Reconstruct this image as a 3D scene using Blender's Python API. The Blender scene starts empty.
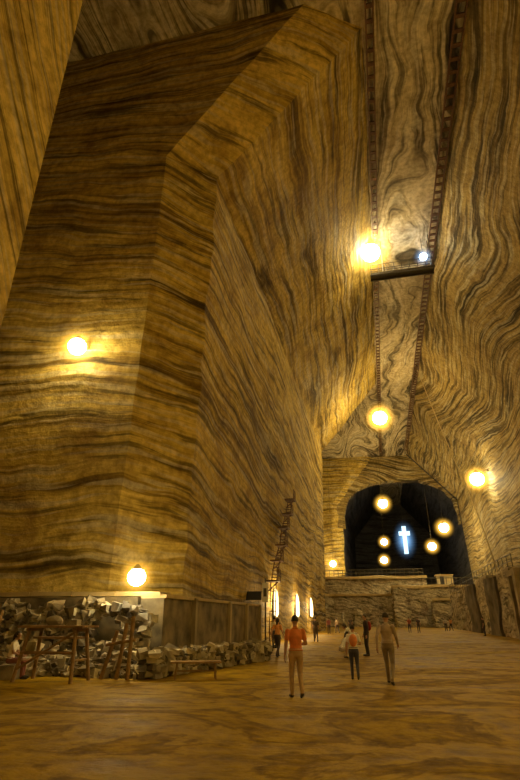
import bpy, bmesh, math, random
import numpy as np
from mathutils import Vector, Matrix
from mathutils import noise as mn
random.seed(7)
scene = bpy.context.scene
scene.view_settings.view_transform = 'Standard'
scene.view_settings.exposure = 0.38
H = 1.65           # eye height
CEIL = 39.5
FOLD = 27.5

# ---------------------------------------------------------------- materials
def new_mat(name):
    m = bpy.data.materials.new(name); m.use_nodes = True
    nt = m.node_tree; nt.nodes.clear()
    out = nt.nodes.new('ShaderNodeOutputMaterial')
    return m, nt, out

def N(nt, t, **kw):
    n = nt.nodes.new(t)
    for k, v in kw.items(): setattr(n, k, v)
    return n

def ramp(nt, stops, interp='LINEAR'):
    r = nt.nodes.new('ShaderNodeValToRGB'); cr = r.color_ramp; cr.interpolation = interp
    while len(cr.elements) < len(stops): cr.elements.new(.5)
    for e, (p, c) in zip(cr.elements, stops):
        e.position = p; e.color = (*c, 1)
    return r

def strata(name, stops, direction=(0.05, 0.02, 1), freq=.9, bigscale=(.03,.02,.04), bigamp=9,
           smallamp=1.0, rough=.75, bump=.5, stain=.35, pale=(.64,.58,.38), palef=.55, dark=.66, run=.05, distort=0.0):
    m, nt, out = new_mat(name)
    L = nt.links.new
    tc = N(nt, 'ShaderNodeTexCoord')
    dot = N(nt, 'ShaderNodeVectorMath', operation='DOT_PRODUCT'); dot.inputs[1].default_value = direction
    L(tc.outputs['Object'], dot.inputs[0])
    mp = N(nt, 'ShaderNodeMapping'); mp.inputs['Scale'].default_value = bigscale
    L(tc.outputs['Object'], mp.inputs[0])
    n1 = N(nt, 'ShaderNodeTexNoise'); n1.inputs['Scale'].default_value = 1; n1.inputs['Detail'].default_value = 1.2
    n1.inputs['Distortion'].default_value = distort
    L(mp.outputs[0], n1.inputs['Vector'])
    a1 = N(nt, 'ShaderNodeMath', operation='MULTIPLY_ADD'); a1.inputs[1].default_value = bigamp
    L(n1.outputs[0], a1.inputs[0]); L(dot.outputs['Value'], a1.inputs[2])
    n2 = N(nt, 'ShaderNodeTexNoise'); n2.inputs['Scale'].default_value = .2; n2.inputs['Detail'].default_value = 2
    L(tc.outputs['Object'], n2.inputs['Vector'])
    a2 = N(nt, 'ShaderNodeMath', operation='MULTIPLY_ADD'); a2.inputs[1].default_value = smallamp
    L(n2.outputs[0], a2.inputs[0]); L(a1.outputs[0], a2.inputs[2])
    sp = N(nt, 'ShaderNodeSeparateXYZ'); L(tc.outputs['Object'], sp.inputs[0])
    xy = N(nt, 'ShaderNodeMath', operation='ADD'); L(sp.outputs[0], xy.inputs[0]); L(sp.outputs[1], xy.inputs[1])
    def layered(f, runf, detail, rgh):
        a = N(nt, 'ShaderNodeMath', operation='MULTIPLY'); a.inputs[1].default_value = runf; L(xy.outputs[0], a.inputs[0])
        b = N(nt, 'ShaderNodeMath', operation='MULTIPLY'); b.inputs[1].default_value = f; L(a2.outputs[0], b.inputs[0])
        c = N(nt, 'ShaderNodeCombineXYZ'); L(a.outputs[0], c.inputs[0]); L(b.outputs[0], c.inputs[1])
        t = N(nt, 'ShaderNodeTexNoise', noise_dimensions='2D'); t.inputs['Scale'].default_value = 1
        t.inputs['Detail'].default_value = detail; t.inputs['Roughness'].default_value = rgh
        L(c.outputs[0], t.inputs['Vector']); return t
    b1 = layered(freq, run*.5, 5, .68)
    cr = ramp(nt, stops); L(b1.outputs[0], cr.inputs[0])
    b2 = layered(freq*2.6, run*2, 4, .6)
    seam = ramp(nt, [(.36, (1-dark,)*3), (.47, (1,1,1))]); L(b2.outputs[0], seam.inputs[0])
    mx = N(nt, 'ShaderNodeMix', data_type='RGBA', blend_type='MULTIPLY'); mx.inputs[0].default_value = 1
    L(cr.outputs[0], mx.inputs[6]); L(seam.outputs[0], mx.inputs[7])
    b3 = layered(freq*3.7+.3, run*3, 3, .55)
    pf = ramp(nt, [(.52, (0,0,0)), (.64, (palef,)*3)]); L(b3.outputs[0], pf.inputs[0])
    mp2 = N(nt, 'ShaderNodeMix', data_type='RGBA'); L(pf.outputs[0], mp2.inputs[0]); L(mx.outputs[2], mp2.inputs[6]); mp2.inputs[7].default_value = (*pale, 1)
    n3 = N(nt, 'ShaderNodeTexNoise'); n3.inputs['Scale'].default_value = .35; n3.inputs['Detail'].default_value = 8
    n3.inputs['Roughness'].default_value = .7
    L(tc.outputs['Object'], n3.inputs['Vector'])
    st = ramp(nt, [(.33, (1-stain, 1-stain*1.15, 1-stain*1.2)), (.52, (1,1,1)), (.75, (1.0,1.0,1.0))]); L(n3.outputs[0], st.inputs[0])
    mx2 = N(nt, 'ShaderNodeMix', data_type='RGBA', blend_type='MULTIPLY'); mx2.inputs[0].default_value = 1
    L(mp2.outputs[2], mx2.inputs[6]); L(st.outputs[0], mx2.inputs[7])
    n4 = N(nt, 'ShaderNodeTexNoise'); n4.inputs['Scale'].default_value = 2.5; n4.inputs['Detail'].default_value = 8
    n4.inputs['Roughness'].default_value = .65
    L(tc.outputs['Object'], n4.inputs['Vector'])
    sp4 = ramp(nt, [(.35,(.68,.66,.62)),(.6,(1.14,1.14,1.14))]); L(n4.outputs[0], sp4.inputs[0])
    mx3 = N(nt, 'ShaderNodeMix', data_type='RGBA', blend_type='MULTIPLY'); mx3.inputs[0].default_value = 1
    L(mx2.outputs[2], mx3.inputs[6]); L(sp4.outputs[0], mx3.inputs[7])
    add = N(nt, 'ShaderNodeMath', operation='MULTIPLY_ADD'); add.inputs[1].default_value = .4
    L(b1.outputs[0], add.inputs[0]); L(n4.outputs[0], add.inputs[2])
    bp = N(nt, 'ShaderNodeBump'); bp.inputs['Strength'].default_value = bump; bp.inputs['Distance'].default_value = .3
    L(add.outputs[0], bp.inputs['Height'])
    p = N(nt, 'ShaderNodeBsdfPrincipled'); p.inputs['Roughness'].default_value = rough
    p.inputs['Specular IOR Level'].default_value = .2
    L(mx3.outputs[2], p.inputs['Base Color']); L(bp.outputs[0], p.inputs['Normal'])
    L(p.outputs[0], out.inputs[0])
    return m

def plain(name, col, rough=.7, metal=0, var=.3, scale=6, bump=.2):
    m, nt, out = new_mat(name); L = nt.links.new
    tc = N(nt, 'ShaderNodeTexCoord')
    n = N(nt, 'ShaderNodeTexNoise'); n.inputs['Scale'].default_value = scale; n.inputs['Detail'].default_value = 5
    L(tc.outputs['Object'], n.inputs['Vector'])
    r = ramp(nt, [(.3, tuple(c*(1-var) for c in col)), (.7, tuple(min(1, c*(1+var)) for c in col))])
    L(n.outputs[0], r.inputs[0])
    p = N(nt, 'ShaderNodeBsdfPrincipled'); p.inputs['Roughness'].default_value = rough; p.inputs['Metallic'].default_value = metal
    bp = N(nt, 'ShaderNodeBump'); bp.inputs['Strength'].default_value = bump; bp.inputs['Distance'].default_value = .03
    L(n.outputs[0], bp.inputs['Height']); L(bp.outputs[0], p.inputs['Normal'])
    L(r.outputs[0], p.inputs['Base Color']); L(p.outputs[0], out.inputs[0])
    return m

def emis(name, col, s):
    m, nt, out = new_mat(name)
    e = N(nt, 'ShaderNodeEmission'); e.inputs[0].default_value = (*col, 1); e.inputs[1].default_value = s
    nt.links.new(e.outputs[0], out.inputs[0]); return m

def glare_mat(name, col, s):  # glowing volume that imitates glare around a light, not dust
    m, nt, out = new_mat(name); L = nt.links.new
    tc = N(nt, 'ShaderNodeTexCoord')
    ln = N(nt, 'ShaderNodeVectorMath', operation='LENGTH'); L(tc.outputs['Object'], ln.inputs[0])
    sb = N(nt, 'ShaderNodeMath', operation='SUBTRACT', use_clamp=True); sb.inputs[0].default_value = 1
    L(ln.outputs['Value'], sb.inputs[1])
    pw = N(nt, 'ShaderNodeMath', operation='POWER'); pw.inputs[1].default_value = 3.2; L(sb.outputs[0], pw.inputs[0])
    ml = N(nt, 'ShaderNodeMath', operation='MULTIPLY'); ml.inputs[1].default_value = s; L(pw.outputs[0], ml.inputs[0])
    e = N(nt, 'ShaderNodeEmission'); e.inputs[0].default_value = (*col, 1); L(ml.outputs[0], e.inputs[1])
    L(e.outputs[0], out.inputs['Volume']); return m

GOLD = [(.28,(.085,.055,.012)), (.38,(.24,.16,.03)), (.46,(.50,.365,.075)), (.54,(.66,.50,.13)), (.63,(.37,.26,.05)), (.74,(.15,.10,.022))]
GOLDB = [(.28,(.28,.18,.035)), (.40,(.5,.36,.075)), (.52,(.76,.58,.16)), (.68,(.55,.40,.09))]
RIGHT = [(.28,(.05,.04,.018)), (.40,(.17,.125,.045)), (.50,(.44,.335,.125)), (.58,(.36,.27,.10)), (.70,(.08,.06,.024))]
M_pillar = strata('salt_strata_gold', GOLD, (0.06,.03,1), freq=.78, bigamp=8, smallamp=1.3, stain=.45)
M_band = strata('salt_strata_lit_band', GOLDB, (0.06,.03,1), freq=.78, bigamp=8, smallamp=1.3, stain=.3)  # lighter copy of the gold salt: lit look of the upper chamfer, in colour
M_near = strata('salt_strata_near', GOLDB, (0,.9,.45), freq=1.1, bigamp=6, smallamp=.8, stain=.3)
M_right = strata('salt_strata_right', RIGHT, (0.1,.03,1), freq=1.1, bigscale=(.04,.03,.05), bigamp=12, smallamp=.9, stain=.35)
M_ceil = strata('salt_strata_ceiling', [(.32,(.05,.04,.03)), (.42,(.22,.18,.11)), (.52,(.62,.54,.36)), (.60,(.45,.38,.23)), (.68,(.08,.065,.04))],
                (0.25,.0,0), freq=.9, bigscale=(.10,.016,.05), bigamp=20, smallamp=1.2, stain=.25, bump=.2, distort=.3, pale=(.75,.70,.55))
M_far = strata('salt_strata_far_unlit', [(.35,(.025,.025,.028)), (.5,(.08,.08,.085)), (.65,(.04,.04,.045))], freq=.4, pale=(.10,.10,.11), palef=.3)  # far chamber's lack of light put into a darker salt colour
M_bench = strata('salt_bench_rock', [(.32,(.17,.14,.09)), (.5,(.62,.56,.42)), (.65,(.36,.31,.21))], (0.2,.1,1), freq=.9, bigamp=2, smallamp=2.5, bump=1.0, stain=.5, run=.2, pale=(.7,.66,.52))
M_rock = plain('grey_salt_rock', (.30,.26,.18), .85, var=.6, scale=.7, bump=1.0)
M_rockd = plain('dark_salt_rock', (.13,.11,.075), .85, var=.6, scale=.6, bump=1.0)

def floor_mat():
    m, nt, out = new_mat('salt_floor_wet'); L = nt.links.new
    tc = N(nt, 'ShaderNodeTexCoord')
    mp = N(nt, 'ShaderNodeMapping'); mp.inputs['Scale'].default_value = (.22,.30,1); mp.inputs['Rotation'].default_value = (0,0,.25)
    L(tc.outputs['Object'], mp.inputs[0])
    n = N(nt, 'ShaderNodeTexNoise'); n.inputs['Scale'].default_value = 1; n.inputs['Detail'].default_value = 9
    n.inputs['Roughness'].default_value = .6; n.inputs['Distortion'].default_value = 1.6
    L(mp.outputs[0], n.inputs['Vector'])
    r = ramp(nt, [(.28,(.10,.058,.003)), (.40,(.29,.185,.008)), (.50,(.42,.28,.012)), (.55,(.20,.12,.005)), (.62,(.38,.25,.012)), (.75,(.48,.35,.03))])
    L(n.outputs[0], r.inputs[0])
    n2 = N(nt, 'ShaderNodeTexNoise'); n2.inputs['Scale'].default_value = 2.2; n2.inputs['Detail'].default_value = 9
    n2.inputs['Roughness'].default_value = .65
    L(tc.outputs['Object'], n2.inputs['Vector'])
    sp = ramp(nt, [(.36,(.6,.56,.45)),(.56,(1.05,1.05,1.05))]); L(n2.outputs[0], sp.inputs[0])
    mx = N(nt, 'ShaderNodeMix', data_type='RGBA', blend_type='MULTIPLY'); mx.inputs[0].default_value = 1
    L(r.outputs[0], mx.inputs[6]); L(sp.outputs[0], mx.inputs[7])
    rr = N(nt, 'ShaderNodeMapRange'); rr.inputs[1].default_value = .35; rr.inputs[2].default_value = .65
    rr.inputs[3].default_value = .5; rr.inputs[4].default_value = .8
    L(n.outputs[0], rr.inputs[0])
    add = N(nt, 'ShaderNodeMath', operation='MULTIPLY_ADD'); add.inputs[1].default_value = .5
    L(n2.outputs[0], add.inputs[0]); L(n.outputs[0], add.inputs[2])
    bp = N(nt, 'ShaderNodeBump'); bp.inputs['Strength'].default_value = .9; bp.inputs['Distance'].default_value = .16
    L(add.outputs[0], bp.inputs['Height'])
    p = N(nt, 'ShaderNodeBsdfPrincipled'); L(mx.outputs[2], p.inputs['Base Color']); L(rr.outputs[0], p.inputs['Roughness'])
    p.inputs['Specular Tint'].default_value = (1,.68,.15,1); p.inputs['Specular IOR Level'].default_value = .16
    L(bp.outputs[0], p.inputs['Normal']); L(p.outputs[0], out.inputs[0])
    return m
M_floor = floor_mat()
M_stone = plain('rubble_stone', (.30,.26,.18), .85, var=.6, scale=2.0, bump=.8)
M_stone2 = plain('pale_salt_stone', (.50,.46,.36), .8, var=.4, scale=3, bump=.6)
M_stone3 = plain('dark_stone', (.12,.10,.07), .85, var=.4, scale=3, bump=.6)
M_block = plain('salt_block', (.20,.16,.09), .75, var=.6, scale=1.6, bump=.8)
M_cap = plain('ledge_cap', (.50,.39,.19), .7, var=.2, scale=1.5)
M_conc = plain('concrete', (.38,.32,.2), .8, var=.35, scale=.6, bump=.5)
M_wood = plain('timber', (.30,.19,.08), .7, var=.4, scale=5)
M_rust = plain('brown_steel', (.12,.055,.02), .55, .2, var=.4)
M_steel = plain('dark_steel', (.08,.07,.05), .5, .4)
M_white = plain('white_paint', (.8,.78,.7), .5, var=.05)
M_black = plain('black_paint', (.02,.02,.02), .5)
M_warm = emis('lamp_glass_warm', (1,.85,.5), 30)
M_cool = emis('lamp_glass_cool', (.75,.9,1), 14)
M_cross = emis('cross_tube_light', (.50,.80,1), 1.6)
M_scon = emis('sconce_glass', (1,.75,.35), 3)
M_glarew = glare_mat('lamp_glare_glow', (1,.52,.06), 5.0)  # added glow imitating the glare round the lamps
M_glarec = glare_mat('lamp_glare_glow_cool', (.35,.62,1), 2.0)

# ---------------------------------------------------------------- mesh helpers
def obj(name, bm, mats, parent=None, loc=(0,0,0), smooth=False):
    me = bpy.data.meshes.new(name)
    bmesh.ops.recalc_face_normals(bm, faces=bm.faces)
    bm.to_mesh(me); bm.free()
    for m in (mats if isinstance(mats, (list, tuple)) else [mats]): me.materials.append(m)
    if smooth:
        for p in me.polygons: p.use_smooth = True
    o = bpy.data.objects.new(name, me); scene.collection.objects.link(o)
    o.location = loc
    if parent: o.parent = parent
    return o

def empty(name, loc=(0,0,0)):
    e = bpy.data.objects.new(name, None); e.location = loc; scene.collection.objects.link(e); return e

def box(bm, c, s, mi=0, rot=None, jit=0):
    M = Matrix.Translation(c) @ (rot.to_4x4() if rot else Matrix.Identity(4)) @ Matrix.Diagonal((*s, 1))
    r = bmesh.ops.create_cube(bm, size=1, matrix=M)
    if jit:
        for v in r['verts']:
            v.co += Vector([random.uniform(-jit, jit)*min(s) for _ in range(3)])
    for v in r['verts']:
        for f in v.link_faces: f.material_index = mi

def loft(bm, cs, rx, ry, xd, yd, seg=12, mi=0):
    rings = []
    for c, a, b in zip(cs, rx, ry):
        c = Vector(c)
        rings.append([bm.verts.new(c + xd*(a*math.cos(2*math.pi*i/seg)) + yd*(b*math.sin(2*math.pi*i/seg))) for i in range(seg)])
    for r0, r1 in zip(rings, rings[1:]):
        for i in range(seg):
            f = bm.faces.new((r0[i], r0[(i+1) % seg], r1[(i+1) % seg], r1[i])); f.material_index = mi
    f = bm.faces.new(rings[0][::-1]); f.material_index = mi
    f = bm.faces.new(rings[-1]); f.material_index = mi

def axes(d):
    d = d.normalized()
    u = Vector((0,0,1)) if abs(d.z) < .9 else Vector((1,0,0))
    x = d.cross(u).normalized(); return x, x.cross(d).normalized()

def rod(bm, p0, p1, r, seg=6, mi=0):
    p0, p1 = Vector(p0), Vector(p1); x, y = axes(p1-p0)
    loft(bm, [p0, p1], [r, r], [r, r], x, y, seg, mi)

def capsule(bm, p0, p1, r0, r1, seg=12, mi=0, flat=1.0):
    p0, p1 = Vector(p0), Vector(p1); d = (p1-p0).normalized(); x, y = axes(d)
    cs = [p0-d*r0, p0-d*r0*.75, p0-d*r0*.4, p0, p1, p1+d*r1*.4, p1+d*r1*.75, p1+d*r1]
    rr = [r0*.1, r0*.66, r0*.92, r0, r1, r1*.92, r1*.66, r1*.1]
    loft(bm, cs, rr, [q*flat for q in rr], x, y, seg, mi)

def ball(bm, c, s, mi=0, sub=2, rot=None, jit=0):
    M = Matrix.Translation(c) @ (rot.to_4x4() if rot else Matrix.Identity(4)) @ Matrix.Diagonal((*s, 1))
    r = bmesh.ops.create_icosphere(bm, subdivisions=sub, radius=1, matrix=M)
    for v in r['verts']:
        if jit: v.co += Vector([random.uniform(-jit, jit)*min(s) for _ in range(3)])
        for f in v.link_faces: f.material_index = mi; f.smooth = not jit

def prism(name, rings, mats, midx=None):
    bm = bmesh.new(); R = [[bm.verts.new(p) for p in r] for r in rings]; n = len(rings[0])
    for k, (a, b) in enumerate(zip(R, R[1:])):
        for i in range(n):
            f = bm.faces.new((a[i], a[(i+1) % n], b[(i+1) % n], b[i]))
            if midx: f.material_index = midx(k, i)
    bm.faces.new(R[0][::-1]); bm.faces.new(R[-1])
    return obj(name, bm, mats)

# ---------------------------------------------------------------- hall shell
XL = -45
bm = bmesh.new(); box(bm, (-10, 80, -.25), (80, 240, .5)); obj('floor', bm, M_floor)
bm = bmesh.new(); box(bm, (-10, 80, CEIL+.3), (80, 240, .6)); obj('ceiling', bm, M_ceil)
bm = bmesh.new(); box(bm, (XL-.5, 80, CEIL/2), (1, 240, CEIL)); obj('wall_left', bm, M_pillar)
bm = bmesh.new(); box(bm, (-10, -34.5, CEIL/2), (70, 1, CEIL)); obj('wall_back', bm, M_pillar)
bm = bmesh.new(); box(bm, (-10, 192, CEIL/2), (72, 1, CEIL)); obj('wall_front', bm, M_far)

def side_profile(z):
    if z <= FOLD: t = z/FOLD; return -8.7+.8*t, 2.3+.2*t
    t = (z-FOLD)/(CEIL-FOLD); return -7.9+10.2*t, 2.5+1.3*t
def pillar(name, mats, y0, y1, rough=True, ch=2.4):
    """hewn pillar: chamfered corners, vertical lower wall, corbelled upper wall, cut-ledge relief"""
    zs = sorted(set([round(i*CEIL/60, 3) for i in range(61)]+[FOLD]))
    def ring(z):
        xs, dx = side_profile(z); P = []
        nf = 44
        for i in range(nf): t = i/nf; P.append((XL+(xs-dx-XL)*t, y0, 0,-1, 0))
        for i in range(5): t = i/5; P.append((xs-dx+dx*t, y0+ch*t, .7,-.7, 1))
        ns = 60
        for i in range(ns): t = i/ns; P.append((xs, y0+ch+(y1-y0-2*ch)*t, 1, 0, 2))
        for i in range(3): t = i/3; P.append((xs-dx*t, y1-ch+ch*t, .7,.7, 3))
        P.append((xs-dx, y1, 0, 1, 4)); P.append((XL, y1, 0, 0, 5))
        out = []
        for x, y, nx, ny, fc in P:
            d = 0
            if rough and z > 3.0 and x > XL+.1:
                v = Vector((x, y, z))
                lay = mn.noise(Vector((x*.03, y*.03, z*.55)))
                d = .20*max(-.35, min(.35, lay*2.0)) + .10*mn.fractal(v*.25, 1, 2, 4)
            out.append((x+nx*d, y+ny*d, z, fc))
        return out
    bm = bmesh.new(); R = []; F = None
    for z in zs:
        r = ring(z); F = [p[3] for p in r]; R.append([bm.verts.new(p[:3]) for p in r])
    n = len(F)
    for k in range(len(zs)-1):
        for i in range(n):
            f = bm.faces.new((R[k][i], R[k][(i+1) % n], R[k+1][(i+1) % n], R[k+1][i]))
            f.material_index = mats[1](F[i], zs[k])
    bm.faces.new(R[0][::-1]); bm.faces.new(R[-1])
    return obj(name, bm, mats[0])
pillar('salt_pillar', ([M_pillar, M_band], lambda fc, z: 1 if (fc == 1 and z >= FOLD-.01) else 0), 20.1, 85)
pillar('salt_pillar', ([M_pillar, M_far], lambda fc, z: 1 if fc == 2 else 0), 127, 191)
prism('salt_pillar', [[(XL,-34,z), (-10.5,-34,z), (-10.5,10.9,z), (XL,10.9,z)] for z in (0, CEIL)], M_near)
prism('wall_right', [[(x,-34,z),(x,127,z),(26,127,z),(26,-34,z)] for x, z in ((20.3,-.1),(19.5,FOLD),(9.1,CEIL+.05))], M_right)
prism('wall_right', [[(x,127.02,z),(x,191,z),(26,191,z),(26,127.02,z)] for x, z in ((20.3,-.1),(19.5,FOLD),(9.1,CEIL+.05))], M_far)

# rough-hewn headwall where the far chamber begins: wide flat-arched mouth
bm = bmesh.new()
n = 30; inner, outer = [], []
for i in range(n+1):
    a = math.pi*(1-i/n)
    wob = 1+.035*mn.noise(Vector((i*.7, 0, 3)))
    sc = math.cos(a); sc = math.copysign(abs(sc)**.8, sc)
    inner.append((5.9+13.4*sc*wob, 22.0+11.0*(max(0, math.sin(a))**.62)*wob))
    outer.append((-10.4+33*i/n, CEIL-.02))
outer[0] = (-10.4, 22.0); outer[-1] = (22.6, 22.0)
V = []
for y in (128.2, 130.5):
    V.append(([bm.verts.new((x, y, z)) for x, z in inner], [bm.verts.new((x, y, z)) for x, z in outer]))
for i in range(n):
    for k in (0, 1):
        bm.faces.new((V[k][0][i], V[k][0][i+1], V[k][1][i+1], V[k][1][i]))
    for j in (0, 1):
        bm.faces.new((V[0][j][i], V[0][j][i+1], V[1][j][i+1], V[1][j][i]))
for e_ in (0, n): bm.faces.new((V[0][0][e_], V[0][1][e_], V[1][1][e_], V[1][0][e_]))
obj('wall_headwall', bm, M_right)

# ---------------------------------------------------------------- ceiling cable trays
def tray(x, w):
    bm = bmesh.new()
    z = CEIL-.38
    for sx in (-w/2, w/2): box(bm, (x+sx, 55, z), (.11, 140, .24))
    y = -14
    while y < 124:
        box(bm, (x, y, z+.02), (w, .28, .12)); y += 1.0
    for k in range(24): box(bm, (x, -12+k*6, z+.2), (.08,.08,.34))
    obj('cable_tray', bm, M_rust)
tray(2.75, .5); tray(8.8, .7)

cw = empty('catwalk', (0,0,0))
bm = bmesh.new()
zc = 35.3; yc = 45.8
box(bm, (5.2, yc, zc), (6.6, 1.1, .12)); box(bm, (5.2, yc-.55, zc-.1), (6.6,.1,.24)); box(bm, (5.2, yc+.55, zc-.1), (6.6,.1,.24))
obj('deck', bm, M_steel, cw)
bm = bmesh.new()
for sy in (-.55,.55):
    for k in range(9): rod(bm, (2.0+k*.8, yc+sy, zc), (2.0+k*.8, yc+sy, zc+1.1), .04)
    for zz in (.55,1.1): rod(bm, (1.9, yc+sy, zc+zz), (8.5, yc+sy, zc+zz), .04)
obj('railing', bm, M_steel, cw)
bm = bmesh.new()
for x in (3.3, 8.3):
    for sy in (-.5,.5): rod(bm, (x, yc+sy, zc), (x, yc+sy, CEIL-.02), .05)
obj('hangers', bm, M_steel, cw)

# ---------------------------------------------------------------- lamps
def lamp(name, p, r, power, col=(1,.60,.20), glare=3.4, hang=None, wall=None, glass=None, hz=None):
    e = empty(name, p)
    bm = bmesh.new(); ball(bm, (0,0,0), (r, r, r*.95), sub=3)
    obj('glass_globe', bm, glass or M_warm, e)
    bm = bmesh.new()
    loft(bm, [(0,0,r*.80),(0,0,r*1.05),(0,0,r*1.35)], [r*.55,r*.42,r*.15], [r*.55,r*.42,r*.15], Vector((1,0,0)), Vector((0,1,0)), 14)
    if hang: rod(bm, (0,0,r*1.3), (0,0,hang-p[2]-.02), .03)
    if wall:
        w = Vector(wall)-Vector(p); rod(bm, (0,0,r*1.2), w+Vector((0,0,r*1.2)), .05); box(bm, w+Vector((0,0,r*1.2)), (.2,.2,.4))
    obj('holder', bm, M_steel, e)
    if glare:
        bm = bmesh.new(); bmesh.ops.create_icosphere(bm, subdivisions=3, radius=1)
        o = obj('glare_glow', bm, hz or M_glarew, e); o.scale = (r*glare,)*3  # added glow shell, imitates glare round the globe
    if power:
        ld = bpy.data.lights.new('lamp_light', 'POINT'); ld.energy = power; ld.color = col; ld.shadow_soft_size = r*1.02
        lo = bpy.data.objects.new('lamp_light', ld); scene.collection.objects.link(lo); lo.parent = e
    return e
W = (1,.60,.10)
lamp('added_fill_lamp', (2.15,45.0,37.9), 1.0, 17000, W, 3.2, hang=CEIL)
lamp('work_lamp', (7.6,45.8,37.0), .40, 1500, (.75,.88,1), 3.4, hang=CEIL, glass=M_cool, hz=M_glarec)
lamp('added_fill_lamp', (2.1,75,30.0), 1.1, 28000, W, 2.8, hang=CEIL)
lamp('added_fill_lamp', (1.9,115,24.8), 1.0, 20000, W, 2.6, hang=CEIL)
lamp('added_fill_lamp', (1.5,126.5,18.1), .75, 2500, W, 2.6, hang=CEIL)
lamp('added_fill_lamp', (1.1,126.5,14.0), .75, 2500, W, 2.6, hang=16.2)
lamp('added_fill_lamp', (-10.6,123,13.1), .7, 9000, W, 2.6, hang=CEIL)
lamp('added_fill_lamp', (11.1,115,15.4), .8, 9000, W, 2.6, hang=37)
lamp('added_fill_lamp', (13.4,110,18.4), .95, 12000, W, 2.6, hang=34.4)
lamp('wall_lamp', (17.5,90,23.2), 1.15, 16000, W, 2.6, wall=(19.5,90,23.2))
lamp('wall_lamp', (-13.7,19.2,13.95), .44, 3400, W, 3, wall=(-13.7,20.0,13.95))
lamp('floodlight', (-8.5,17.55,2.98), .32, 1700, W, 3)
# added fill lamps, out of view beside / behind the viewpoint
lamp('added_fill_lamp', (6,-6,11), .6, 12000, W, 0, hang=CEIL)
lamp('added_fill_lamp', (15,15,17), .5, 33000, W, 0, hang=32.6)

# lit cross at the far end
bm = bmesh.new(); e = empty('illuminated_cross', (7.5,150,21.5))
def bar(bm, x0,x1,z0,z1,y=-.2,d=.5): box(bm, ((x0+x1)/2,y,(z0+z1)/2), (x1-x0,d,z1-z0))
bar(bm,-.55,.55,-3.7,3.7); bar(bm,-1.5,-.55,1.2,2.3); bar(bm,.55,1.5,1.2,2.3)
obj('light_panel', bm, M_cross, e)
bm = bmesh.new(); bar(bm,-.65,.65,-3.8,3.8,.15,.2); bar(bm,-1.6,1.6,1.1,2.4,.16,.2)
rod(bm,(0,.3,3.8),(0,.3,CEIL-21.6),.06); obj('back_frame', bm, M_steel, e)
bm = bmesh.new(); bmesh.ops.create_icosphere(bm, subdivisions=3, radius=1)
o = obj('glare_glow', bm, glare_mat('cross_glare_glow', (.25,.55,1), .7), e); o.scale = (3.8,3.8,6.2)  # added glow volume imitating glare round the cross

# ---------------------------------------------------------------- plinth & ruin at pillar foot
bm = bmesh.new(); box(bm, (-26.5, 19.15, 1.18), (35.6, 1.86, 2.36)); obj('plinth_core', bm, M_block)
bm = bmesh.new()
for a, b in [(18.25,21.3),(21.5,26.5),(26.7,30.0),(30.2,33.4)]: box(bm, (-8.12, (a+b)/2, 1.15), (.9, b-a, 2.3), jit=.02)
box(bm, (-8.12, 25.9, 2.37), (1.0, 15.2, .12), 1)
for a in (21.4, 26.6, 30.1, 33.5): box(bm, (-7.62, a, 1.2), (.18, .25, 2.4), 2)
obj('block_wall', bm, [M_block, M_cap, M_conc])
bm = bmesh.new()
for k in range(20): box(bm, (-43+k*1.8+.05, 18.75, 2.47+random.uniform(-.02,.02)), (1.78, .95, .15), jit=.08)
obj('ledge_cap', bm, M_cap)

SM = [M_stone, M_stone2, M_stone3]
def stones(name, pts, smin, smax, rnd=.5):
    bm = bmesh.new()
    for p in pts:
        s = random.uniform(smin, smax)
        rot = Matrix.Rotation(random.uniform(-.35,.35), 3, 'X') @ Matrix.Rotation(random.uniform(0,3), 3, 'Z') @ Matrix.Rotation(random.uniform(-.3,.3),3,'Y')
        mi = random.choice((0,0,0,1,2))
        if random.random() < rnd:
            ball(bm, p, (s*random.uniform(.5,.85), s*random.uniform(.42,.65), s*random.uniform(.3,.5)), mi, 1, rot, .3)
        else:
            box(bm, p, (s*random.uniform(.8,1.4), s*random.uniform(.7,1.2), s*random.uniform(.5,.9)), mi, rot, jit=.34)
    return obj(name, bm, SM)
pts = []
x = -19.0
while x < -7.9:
    z = .1
    top = 2.1 + .12*math.sin(x*1.7) + .12*math.sin(x*4.1)
    while z < top:
        if not (-9.9 < x < -9.0 and .85 < z < 1.75):
            pts.append((x+random.uniform(-.12,.12), 17.8-(.22*(2.2-z))+random.uniform(-.12,.12), z+random.uniform(-.04,.04)))
        z += random.uniform(.11,.18)
    x += .19
stones('rubble_masonry_wall', pts, .16, .34, .15)
pts = []
for k in range(800):
    x = random.uniform(-15.8,-7.4); t = random.random()
    pts.append((x, 15.9+1.1*t, .06+.6*t*random.uniform(.3,1.2)*(1+.3*math.sin(x*2))))
stones('stone_heap', pts, .12, .36, .3)
pts = []
P1 = Vector((-7.1,15.9,0)); P2 = Vector((-5.2,24.0,0))
for k in range(44):
    hh = .75*random.uniform(.75,1.1)
    for lz in range(4):
        if lz*.19 > hh: continue
        for side in (-.16,.16):
            q = P1.lerp(P2, k/44); pts.append((q.x+side+random.uniform(-.06,.06), q.y+random.uniform(-.06,.06), .1+lz*.18))
stones('dry_stone_wall', pts, .2, .32, .2)
bm = bmesh.new()
for x, y, z, lean in ((-7.9,15.6,1.5,.1),(-7.5,15.5,1.7,-.05),(-12.4,15.5,1.9,.15),(-13.2,15.5,1.6,-.2),(-8.4,15.6,1.3,.3)):
    rod(bm, (x,y,0), (x+lean,y+.15,z), .06, 7)
rod(bm, (-13.3,15.6,1.35), (-12.2,15.7,1.6), .05); rod(bm, (-8.35,15.6,.9), (-7.4,15.6,1.05), .05)
obj('timber_posts', bm, M_wood)

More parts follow.
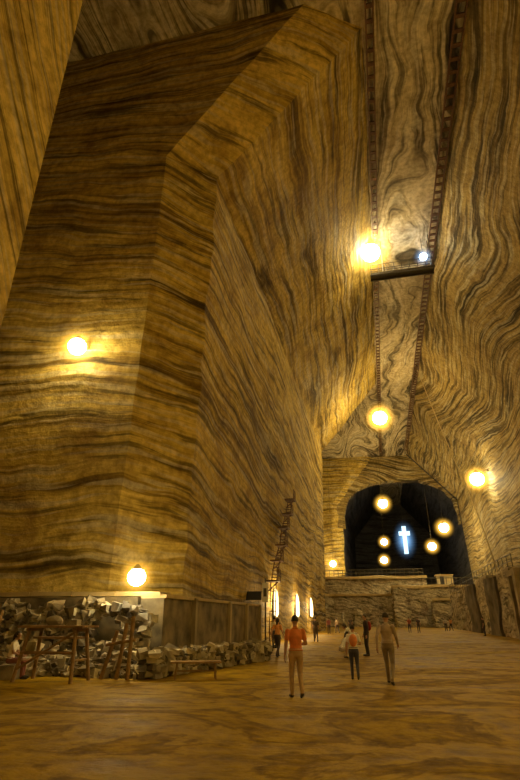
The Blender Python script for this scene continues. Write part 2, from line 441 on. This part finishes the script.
# trestle table
bm = bmesh.new()
for k in range(4): box(bm, (0, -.36+k*.24, 1.42), (2.1,.22,.06), jit=.1)
for sx in (-.75,.75):
    for sy in (-.35,.35):
        rod(bm, (sx*1.22, sy*1.35, 0), (sx, sy*.8, 1.4), .055, 7)
    rod(bm, (sx*1.1,-.42,.55), (sx*1.1,.42,.55), .035); rod(bm, (sx,-.4,1.34), (sx,.4,1.34), .05)
rod(bm, (-.85,-.4,.75), (.85,-.4,.75), .04); rod(bm, (-.9,-.45,.3), (.8,-.33,1.3), .035)
ball(bm, (-.2,.05,1.57), (.28,.2,.16), 1, 2, None, .1); box(bm, (.5,0,1.53), (.3,.25,.16), 1, jit=.1); box(bm,(0,.1,1.12),(1.4,.5,.05))
obj('trestle_table', bm, [M_wood, M_stone], loc=(-9.5,14.75,0))
# bench
bm = bmesh.new()
for k in range(2): box(bm, (0, -.12+k*.24, .45), (1.5,.22,.05))
for sx in (-.6,.6):
    rod(bm, (sx,-.17,0), (sx*.92,-.1,.44), .035); rod(bm, (sx,.17,0), (sx*.92,.1,.44), .035); rod(bm,(sx,-.15,.2),(sx,.15,.2),.025)
rod(bm, (-.6,0,.22),(.6,0,.22),.025)
o = obj('wooden_bench', bm, M_wood, loc=(-5.65,16.2,0)); o.rotation_euler.z = .35

# sign at plinth end
bm = bmesh.new()
rod(bm, (0,0,0), (0,0,4.0), .05); box(bm, (.0,-.08,3.15), (.38,.05,1.15), 1)
box(bm, (-1.25,-.05,2.95), (2.0,.08,.5), 2); rod(bm, (-2.2,0,3.2), (0,0,3.2), .03); box(bm,(0,-.11,3.15),(.2,.02,.5),0)
obj('sign_post', bm, [M_steel, M_white, M_black], loc=(-7.35,33.9,0))

for y in (42.5, 53.5, 64):
    e = empty('wall_sconce', (-8.56, y, 2.75))
    bm = bmesh.new(); loft(bm, [(.22,0,-1.0),(.24,0,-.8),(.24,0,.3),(.22,0,.8),(.2,0,1.1)], [.10,.17,.17,.12,.03], [.16,.3,.28,.18,.04], Vector((1,0,0)), Vector((0,1,0)), 12)
    obj('glass_shade', bm, M_scon, e, smooth=True)
    bm = bmesh.new(); box(bm, (.12,0,-1.0), (.24,.5,.12)); box(bm, (.04,0,0), (.06,.5,2.0)); obj('bracket', bm, M_steel, e)
    ld = bpy.data.lights.new('sconce_light','POINT'); ld.energy = 400; ld.color = (1,.65,.25); ld.shadow_soft_size = .2
    lo = bpy.data.objects.new('sconce_light', ld); scene.collection.objects.link(lo); lo.parent = e; lo.location = (.9,0,0)

bm = bmesh.new()
pl = [(40,4.2),(41.3,5.8),(43.2,7.2),(44.2,8.8),(46.0,10.3),(47.4,11.9)]
for i, (y, z) in enumerate(pl):
    xw = -8.7+z*.029+.55
    box(bm, (xw, y, z), (.9,1.3,.1))
    for dy in (-.6,0,.6): rod(bm, (xw+.42,y+dy,z), (xw+.42,y+dy,z+.9), .035)
    for hz in (.45,.9): rod(bm, (xw+.42,y-.62,z+hz), (xw+.42,y+.62,z+hz), .035)
    rod(bm, (xw+.4,y,z), (xw-.4,y,z-.7), .05)
    y0, z0 = (pl[i-1] if i else (39.2, 0))
    for dx in (-.2,.2): rod(bm, (xw+dx,y0,z0), (xw+dx,y,z), .04)
    for k in range(1,6):
        t = k/6; box(bm, (xw, y0+(y-y0)*t, z0+(z-z0)*t), (.5,.2,.05))
obj('service_stair', bm, M_rust)

# ---------------------------------------------------------------- right bench wall (hewn salt, stepped top)
def rocky(bm, cuts, amp):
    bmesh.ops.subdivide_edges(bm, edges=bm.edges, cuts=cuts, use_grid_fill=True)
    for v in bm.verts:
        if v.co.z > .05:
            q = v.co*.35
            v.co += Vector((mn.fractal(q,1,2,4), mn.fractal(q+Vector((9,0,0)),1,2,4), mn.fractal(q+Vector((0,9,0)),1,2,4)*.6))*amp
bm = bmesh.new()
for y0, y1, x0, h, mi in ((52,58,11.3,5.9,0),(58,64,11.0,5.5,1),(64,71,11.4,6.0,0),(71,78,11.1,5.5,1),(78,86,11.4,5.8,0),(86,94,11.2,5.4,0),(94,102,11.6,5.2,0)):
    box(bm, ((x0+19.6)/2, (y0+y1)/2, h/2), (19.6-x0, y1-y0-.02, h), mi)
rocky(bm, 9, .28)
obj('retaining_wall', bm, [M_bench, M_rockd])
bm = bmesh.new()
for k in range(26): rod(bm, (11.9, 52.5+k*1.96, 5.4), (11.9, 52.5+k*1.96, 7.1), .04)
for z in (6.5,7.1): rod(bm, (11.9,52.5,z), (11.9,101.5,z), .045)
obj('handrail', bm, M_steel)
bm = bmesh.new()
box(bm, (11.3,50.6,2.6), (.9,.8,5.2), jit=.1); box(bm, (11.2,48.2,2.5), (.9,.8,5.0), jit=.1)
box(bm, (11.2,49.4,5.2), (.8,3.4,.5), jit=.1); box(bm, (11.6,49.4,2.0), (.2,1.5,4.0), 1)
rocky(bm, 3, .06)
obj('stone_gateway', bm, [M_rock, M_wood])

# far stepped salt bench
def block(bm, x0,x1,y0,y1,z0,z1,mi=0): box(bm, ((x0+x1)/2,(y0+y1)/2,(z0+z1)/2), (x1-x0,y1-y0,z1-z0), mi, jit=.02)
bm = bmesh.new()
block(bm,-30,9,118,126,0,9.4); block(bm,-14,2,114.5,118.2,0,5.8); block(bm,2,19.3,112,126,0,7.2); block(bm,9,19.3,106,113,0,4.6)
block(bm,-30,9.3,117.4,126,9.4,9.9,1); block(bm,2,19.3,111.5,114,7.2,7.7,1); block(bm,9,19.3,105.5,107,4.6,5.0,1); block(bm,-14,2,114.0,118,5.8,6.2,1)
block(bm,-6,-1,112.8,115,0,3.6); block(bm,-13,-8,112.2,115,0,2.6); block(bm,5,8,110.5,112.5,0,5.0)
for k in range(12): block(bm,2.2,5,111.6-k*.45,112,0,7.2-k*.6,0)
rocky(bm, 7, .5)
obj('stepped_salt_bench', bm, [M_bench, M_cap])
bm = bmesh.new()
for k in range(24): rod(bm, (-13+k*.95,118.8,9.7), (-13+k*.95,118.8,11.3), .07)
rod(bm, (-13,118.8,11.3), (9,118.8,11.3), .08); rod(bm, (-13,118.8,10.6), (9,118.8,10.6), .07)
for k in range(12): rod(bm, (8+k*.95,113,7.4), (8+k*.95,113,9.0), .07)
rod(bm, (8,113,9.0), (19,113,9.0), .08)
obj('guard_rail', bm, M_steel)
bm = bmesh.new()
box(bm, (0,0,1.1), (3.2,2.4,2.2)); box(bm,(0,0,2.28),(3.6,2.8,.16),1); box(bm,(-.6,-1.23,1.0),(.8,.06,1.9),2); box(bm,(.8,-1.23,1.4),(.8,.06,.7),1)
obj('site_hut', bm, [M_conc, M_cap, M_black], loc=(13,118.5,7.6))

cu = bpy.data.curves.new('hanging_cable','CURVE'); cu.dimensions = '3D'; cu.bevel_depth = .05
sp = cu.splines.new('BEZIER'); cp = [(9.0,78,39.2),(10.5,74,28),(12.0,66,14),(11.6,58,6.2)]
sp.bezier_points.add(3)
for b, c in zip(sp.bezier_points, cp): b.co = c; b.handle_left_type = b.handle_right_type = 'AUTO'
co = bpy.data.objects.new('hanging_cable', cu); cu.materials.append(M_cap); scene.collection.objects.link(co)

# ---------------------------------------------------------------- people
M_skin = plain('skin', (.55,.32,.2), .55, var=.08, bump=.05)
M_shoe = plain('shoe_leather', (.05,.04,.035), .5)
M_eye = plain('eye_dark', (.02,.015,.01), .3)
M_lip = plain('lips', (.4,.12,.09), .5, var=.05)
def cloth(n, c): return plain(n, c, .85, var=.15, scale=9, bump=.3)

STAND = dict(pel=(0,0,.93), neck=(0,.0,1.44), head=(0,.03,1.60),
  shL=(-.18,0,1.385), shR=(.18,0,1.385), elL=(-.235,-.03,1.11), elR=(.235,-.03,1.11), wrL=(-.25,.05,.87), wrR=(.25,.05,.87),
  hiL=(-.09,0,.88), hiR=(.09,0,.88), knL=(-.10,.03,.49), knR=(.10,.03,.49), anL=(-.11,-.02,.085), anR=(.11,-.02,.085),
  toL=(-.13,.15,.035), toR=(.13,.15,.035))
def pose(**k): d = dict(STAND); d.update(k); return d
WALK = pose(knL=(-.10,.20,.52), anL=(-.10,.26,.10), toL=(-.11,.42,.06), knR=(.10,-.02,.49), anR=(.10,-.30,.13), toR=(.10,-.16,.04),
  elL=(-.24,-.14,1.13), wrL=(-.26,-.12,.89), elR=(.24,.06,1.12), wrR=(.23,.24,.95), neck=(0,.03,1.44), head=(0,.07,1.6))
WALK2 = pose(knL=(-.09,.10,.50), anL=(-.09,.10,.085), toL=(-.10,.27,.035), knR=(.10,.06,.49), anR=(.10,-.16,.14), toR=(.10,-.04,.04),
  elR=(.25,.02,1.12), wrR=(.17,.24,1.10))
CROUCH = pose(pel=(0,-.12,.36), neck=(0,.12,.82), head=(0,.2,.97), shL=(-.17,.11,.77), shR=(.17,.11,.77), elL=(-.22,.28,.6), elR=(.22,.28,.6),
  wrL=(-.12,.47,.58), wrR=(.12,.47,.58), hiL=(-.09,-.1,.34), hiR=(.09,-.1,.34), knL=(-.15,.28,.50), knR=(.15,.28,.42), anL=(-.13,.06,.09), anR=(.13,-.02,.1),
  toL=(-.15,.22,.035), toR=(.14,.14,.035))
SIT = pose(pel=(0,0,.52), neck=(0,.06,1.03), head=(0,.11,1.19), shL=(-.18,.05,.975), shR=(.18,.05,.975), elL=(-.23,.12,.73), elR=(.23,.12,.73),
  wrL=(-.12,.34,.64), wrR=(.12,.34,.64), hiL=(-.09,.0,.5), hiR=(.09,.0,.5), knL=(-.12,.42,.50), knR=(.12,.42,.50), anL=(-.12,.42,.085), anR=(.12,.44,.085),
  toL=(-.13,.58,.035), toR=(.13,.6,.035))
BENDP = pose(pel=(0,-.1,.9), neck=(0,.33,1.22), head=(0,.46,1.29), shL=(-.17,.3,1.17), shR=(.17,.3,1.17), elL=(-.19,.40,.92), elR=(.19,.42,.92),
  wrL=(-.1,.5,.72), wrR=(.1,.52,.74), hiL=(-.09,-.08,.86), hiR=(.09,-.08,.86))

def person(loc, heading, height, P, shirt, pants, hair=(.03,.02,.012), female=False, longsleeve=False, skirt=False, voxel=.016, bag=None, name='standing_person', shorts=False):
    J = {k: Vector(v) for k, v in P.items()}
    bm = bmesh.new(); bones = []
    rt = (J['shR']-J['shL']).normalized(); up = (J['neck']-J['pel']).normalized(); fw = up.cross(rt).normalized()
    Ls = (J['neck']-J['pel']).length; k = Ls/.51
    st = [(-.10,.10,.085),(-.05,.15,.11),(.03,.165 if not female else .172,.118),(.14,.142 if not female else .128,.10),(.24,.145 if not female else .130,.105),
          (.34,.165 if not female else .15,.118),(.43,.17 if not female else .15,.10),(.485,.13,.08),(.52,.07,.06)]
    loft(bm, [J['pel']+up*(s*k) for s,_,_ in st], [a for _,a,_ in st], [b for _,_,b in st], rt, fw, 20)
    def bone(a, b, r0, r1, m, flat=1): capsule(bm, a, b, r0, r1, 12, 0, flat); bones.append((a, b, (r0+r1)/2, m))
    bones.append((J['pel']+up*.12*k, J['neck']-up*.07, .13, 1)); bones.append((J['pel']-up*.07, J['pel']+up*.02, .14, 2))
    for s in 'LR':
        sh, el, wr = J['sh'+s], J['el'+s], J['wr'+s]
        bone(sh, sh.lerp(el,.62), .062, .056, 1); bone(sh.lerp(el,.5), el, .048, .044, 1 if longsleeve else 0)
        bone(el, wr, .046, .028, 1 if longsleeve else 0)
        hd = (wr-el).normalized(); bone(wr, wr+hd*.07, .027, .036, 0, .6)
        hi, kn, an, to = J['hi'+s], J['kn'+s], J['an'+s], J['to'+s]
        bone(hi, kn, .092, .062, 2); bone(kn, an.lerp(kn,.12), .062, .05, 0 if shorts else 2); bone(an, an+Vector((0,0,.03)), .045, .045, 0 if shorts else 2)
        bone(an+Vector((0,0,-.035)), to, .048, .036, 3)
    bone(J['neck']-up*.04, J['head']-(J['head']-J['neck']).normalized()*.04, .058, .05, 0)
    hu = (J['head']-J['neck']).normalized(); hu = (hu+Vector((0,0,1.0))).normalized(); hf = hu.cross(rt).normalized() ; hf = hf if hf.dot(fw) > 0 else -hf
    Rm = Matrix((rt, hf, hu)).transposed(); hc = J['head']
    ball(bm, hc+hu*.02, (.077,.096,.105), 0, 3, Rm); ball(bm, hc+hf*.022-hu*.055, (.058,.066,.062), 0, 3, Rm)
    bones.append((hc-hu*.05, hc+hu*.04, .09, 0))
    if skirt:
        loft(bm, [J['pel']+up*.05, J['pel']-Vector((0,0,.15)), J['pel']-Vector((0,0,.48))], [.16,.2,.25], [.12,.17,.22], rt, fw, 20)
        bones.append((J['pel'], J['pel']-Vector((0,0,.46)), .22, 2))
    tmp = obj('tmp', bm, M_skin)
    rm = tmp.modifiers.new('r','REMESH'); rm.mode = 'VOXEL'; rm.voxel_size = voxel; rm.use_smooth_shade = True
    sm = tmp.modifiers.new('s','SMOOTH'); sm.iterations = 2; sm.factor = .5
    dg = bpy.context.evaluated_depsgraph_get(); me = bpy.data.meshes.new_from_object(tmp.evaluated_get(dg))
    bpy.data.objects.remove(tmp)
    n = len(me.polygons); C = np.empty(n*3); me.polygons.foreach_get('center', C); C = C.reshape(-1,3)
    best = np.full(n, 1e9); mi = np.zeros(n, int)
    for a, b, r, m in bones:
        a = np.array(a); b = np.array(b); d = b-a; t = np.clip(((C-a)@d)/max(1e-9, d@d), 0, 1)
        dist = np.linalg.norm(C-a-t[:,None]*d, axis=1)-r
        w = dist < best; best[w] = dist[w]; mi[w] = m
    me.polygons.foreach_set('material_index', mi.astype(np.int32))
    bm = bmesh.new(); bm.from_mesh(me)
    for f in bm.faces: f.smooth = True
    g = bmesh.new(); bmesh.ops.create_icosphere(g, subdivisions=3, radius=1)
    kill = [v for v in g.verts if (v.co.y > .35 and v.co.z < .38) or v.co.z < (-.75 if female else -.35)]
    bmesh.ops.delete(g, geom=kill, context='VERTS')
    vm = {}
    for v in g.verts:
        q = Vector((v.co.x*.087, v.co.y*.106-.008, v.co.z*.116+.024))
        vm[v] = bm.verts.new(hc+Rm@q)
    for f in g.faces:
        nf = bm.faces.new([vm[v] for v in f.verts]); nf.material_index = 4; nf.smooth = True
    g.free()
    if female: capsule(bm, hc-hf*.07+hu*.0, hc-hf*.085-hu*.17, .06, .035, 10, 4)
    for s in (-1,1):
        ball(bm, hc+Rm@Vector((s*.03,.089,.012)), (.012,.008,.007), 5, 1, Rm)
        ball(bm, hc+Rm@Vector((s*.032,.09,.032)), (.018,.006,.004), 4, 1, Rm)
        ball(bm, hc+Rm@Vector((s*.08,.0,.0)), (.01,.02,.03), 0, 1, Rm)
    capsule(bm, hc+Rm@Vector((0,.094,.012)), hc+Rm@Vector((0,.108,-.025)), .008, .013, 8, 0)
    ball(bm, hc+Rm@Vector((0,.083,-.06)), (.024,.008,.007), 6, 1, Rm)
    for s, sg in (('L',-1),('R',1)):
        el, wr = J['el'+s], J['wr'+s]; hd = (wr-el).normalized(); sd = (fw - hd*fw.dot(hd)).normalized(); inn = hd.cross(sd).normalized()
        if inn.dot(rt)*sg > 0: inn = -inn
        for i, ln in enumerate((.062,.072,.068,.052)):
            b0 = wr+hd*.085+sd*(.027-.018*i); b1 = b0+hd*ln*.55+inn*.008; b2 = b1+hd*ln*.45+inn*.022
            capsule(bm, b0, b1, .0095, .0085, 7, 0); capsule(bm, b1, b2, .0085, .007, 7, 0)
        t0 = wr+hd*.03+sd*.028; t1 = t0+hd*.035+sd*.022+inn*.008; t2 = t1+hd*.03+sd*.006+inn*.012
        capsule(bm, t0, t1, .012, .011, 7, 0); capsule(bm, t1, t2, .0105, .008, 7, 0)
    def ring(c, a, b, th, m):
        seg = 20
        pts_ = [c+rt*a*math.cos(2*math.pi*i/seg)+fw*b*math.sin(2*math.pi*i/seg) for i in range(seg)]
        for i in range(seg): capsule(bm, pts_[i], pts_[(i+1)%seg], th, th, 6, m)
    ring(J['neck']+up*.005, .07,.062,.012,1); ring(J['pel']+up*.055*k, .17,.122,.012,1)
    if bag:
        ball(bm, J['neck']-up*.2-fw*.17, (.14,.09,.2), 7, 3, Matrix((rt,fw,up)).transposed())
    me2 = bpy.data.meshes.new(name); bm.to_mesh(me2); bm.free(); bpy.data.meshes.remove(me)
    nm = str(len(bpy.data.meshes))
    for m in (M_skin, cloth('shirt_'+nm, shirt), cloth('trousers_'+nm, pants), M_shoe, plain('hair_'+nm, hair, .6), M_eye, M_lip, cloth('bag_'+nm, bag or (.1,.1,.1))): me2.materials.append(m)
    o = bpy.data.objects.new(name, me2); scene.collection.objects.link(o)
    s = height/1.72; o.scale = (s,s,s); o.location = loc; o.rotation_euler.z = heading
    return o
person((-2.1,13.0,0), .35, 1.70, WALK2, (.75,.24,.07), (.55,.38,.2), name='walking_man', bag=None)
person((0.0,16.0,0), -.2, 1.78, WALK, (.5,.4,.3), (.3,.24,.16), name='walking_man', longsleeve=True)
person((-1.0,17.0,0), .1, 1.45, WALK2, (.9,.85,.8), (.08,.08,.12), name='walking_boy', bag=(.8,.3,.1))
person((-1.95,25.8,0), -1.2, 1.7, CROUCH, (.9,.9,.88), (.5,.4,.3), name='crouching_woman', female=True)
person((-1.5,26.7,0), 1.4, 1.68, BENDP, (.9,.9,.88), (.3,.25,.2), name='bending_woman', female=True)
person((-.95,27.4,0), 1.9, 1.8, STAND, (.06,.04,.05), (.05,.04,.05), name='standing_man', longsleeve=True, bag=(.4,.05,.04))
person((-5.0,25.7,0), -.3, 1.64, WALK, (.8,.35,.1), (.08,.06,.05), name='walking_woman', female=True, voxel=.02)
person((-6.6,33.0,0), .9, 1.7, STAND, (.8,.75,.65), (.1,.1,.14), name='standing_man', voxel=.022)
person((-6.9,35.2,0), 2.2, 1.62, STAND, (.3,.12,.1), (.15,.1,.1), name='standing_woman', female=True, voxel=.022, skirt=True)
person((-5.2,42,0), .2, 1.7, WALK, (.12,.1,.1), (.1,.08,.07), name='walking_man', voxel=.025)
person((-6.3,50,0), 0, 1.7, WALK, (.2,.15,.12), (.1,.08,.07), name='walking_man', voxel=.025)
person((-6.2,62,0), 0, 1.7, STAND, (.3,.1,.1), (.1,.08,.07), name='standing_man', voxel=.03)
person((-5.6,66,0), .5, 1.65, WALK, (.6,.5,.4), (.1,.08,.1), name='walking_woman', female=True, voxel=.03)
person((-4.4,72,0), 0, 1.72, STAND, (.1,.08,.08), (.1,.08,.07), name='standing_man', voxel=.03)
person((2.8,69,0), 0, 1.72, WALK, (.3,.08,.06), (.07,.06,.08), name='walking_man', voxel=.03)
person((3.9,70,0), .2, 1.72, STAND, (.08,.06,.08), (.07,.06,.08), name='standing_man', voxel=.03)
person((8.2,81,0), 0, 1.72, STAND, (.5,.45,.4), (.07,.06,.08), name='standing_man', voxel=.03)
person((9.0,82,0), .4, 1.66, WALK, (.7,.3,.1), (.07,.06,.08), name='walking_woman', female=True, voxel=.03)
person((9.6,59,0), 1.2, 1.72, STAND, (.08,.06,.05), (.07,.06,.08), name='standing_man', voxel=.03)
bm = bmesh.new(); box(bm, (0,0,.19), (.6,.5,.38), jit=.08); obj('stone_seat', bm, M_stone, loc=(-11.1,15.0,0))
person((-11.1,14.95,0), -1.2, 1.68, SIT, (.8,.74,.64), (.3,.12,.1), name='seated_woman', female=True)

# ---------------------------------------------------------------- camera
cam = bpy.data.cameras.new('camera'); co = bpy.data.objects.new('camera', cam); scene.collection.objects.link(co)
cam.sensor_fit = 'VERTICAL'; cam.sensor_height = 36; cam.lens = 500/780*36; cam.clip_end = 600
th = math.atan(228/500); psi = math.radians(12.8)
co.location = (0,0,H); co.rotation_euler = (math.pi/2+th, 0, psi)
scene.camera = co
w = bpy.data.worlds.new('world'); scene.world = w; w.use_nodes = True
w.node_tree.nodes['Background'].inputs[0].default_value = (.02,.012,.004,1); w.node_tree.nodes['Background'].inputs[1].default_value = 1
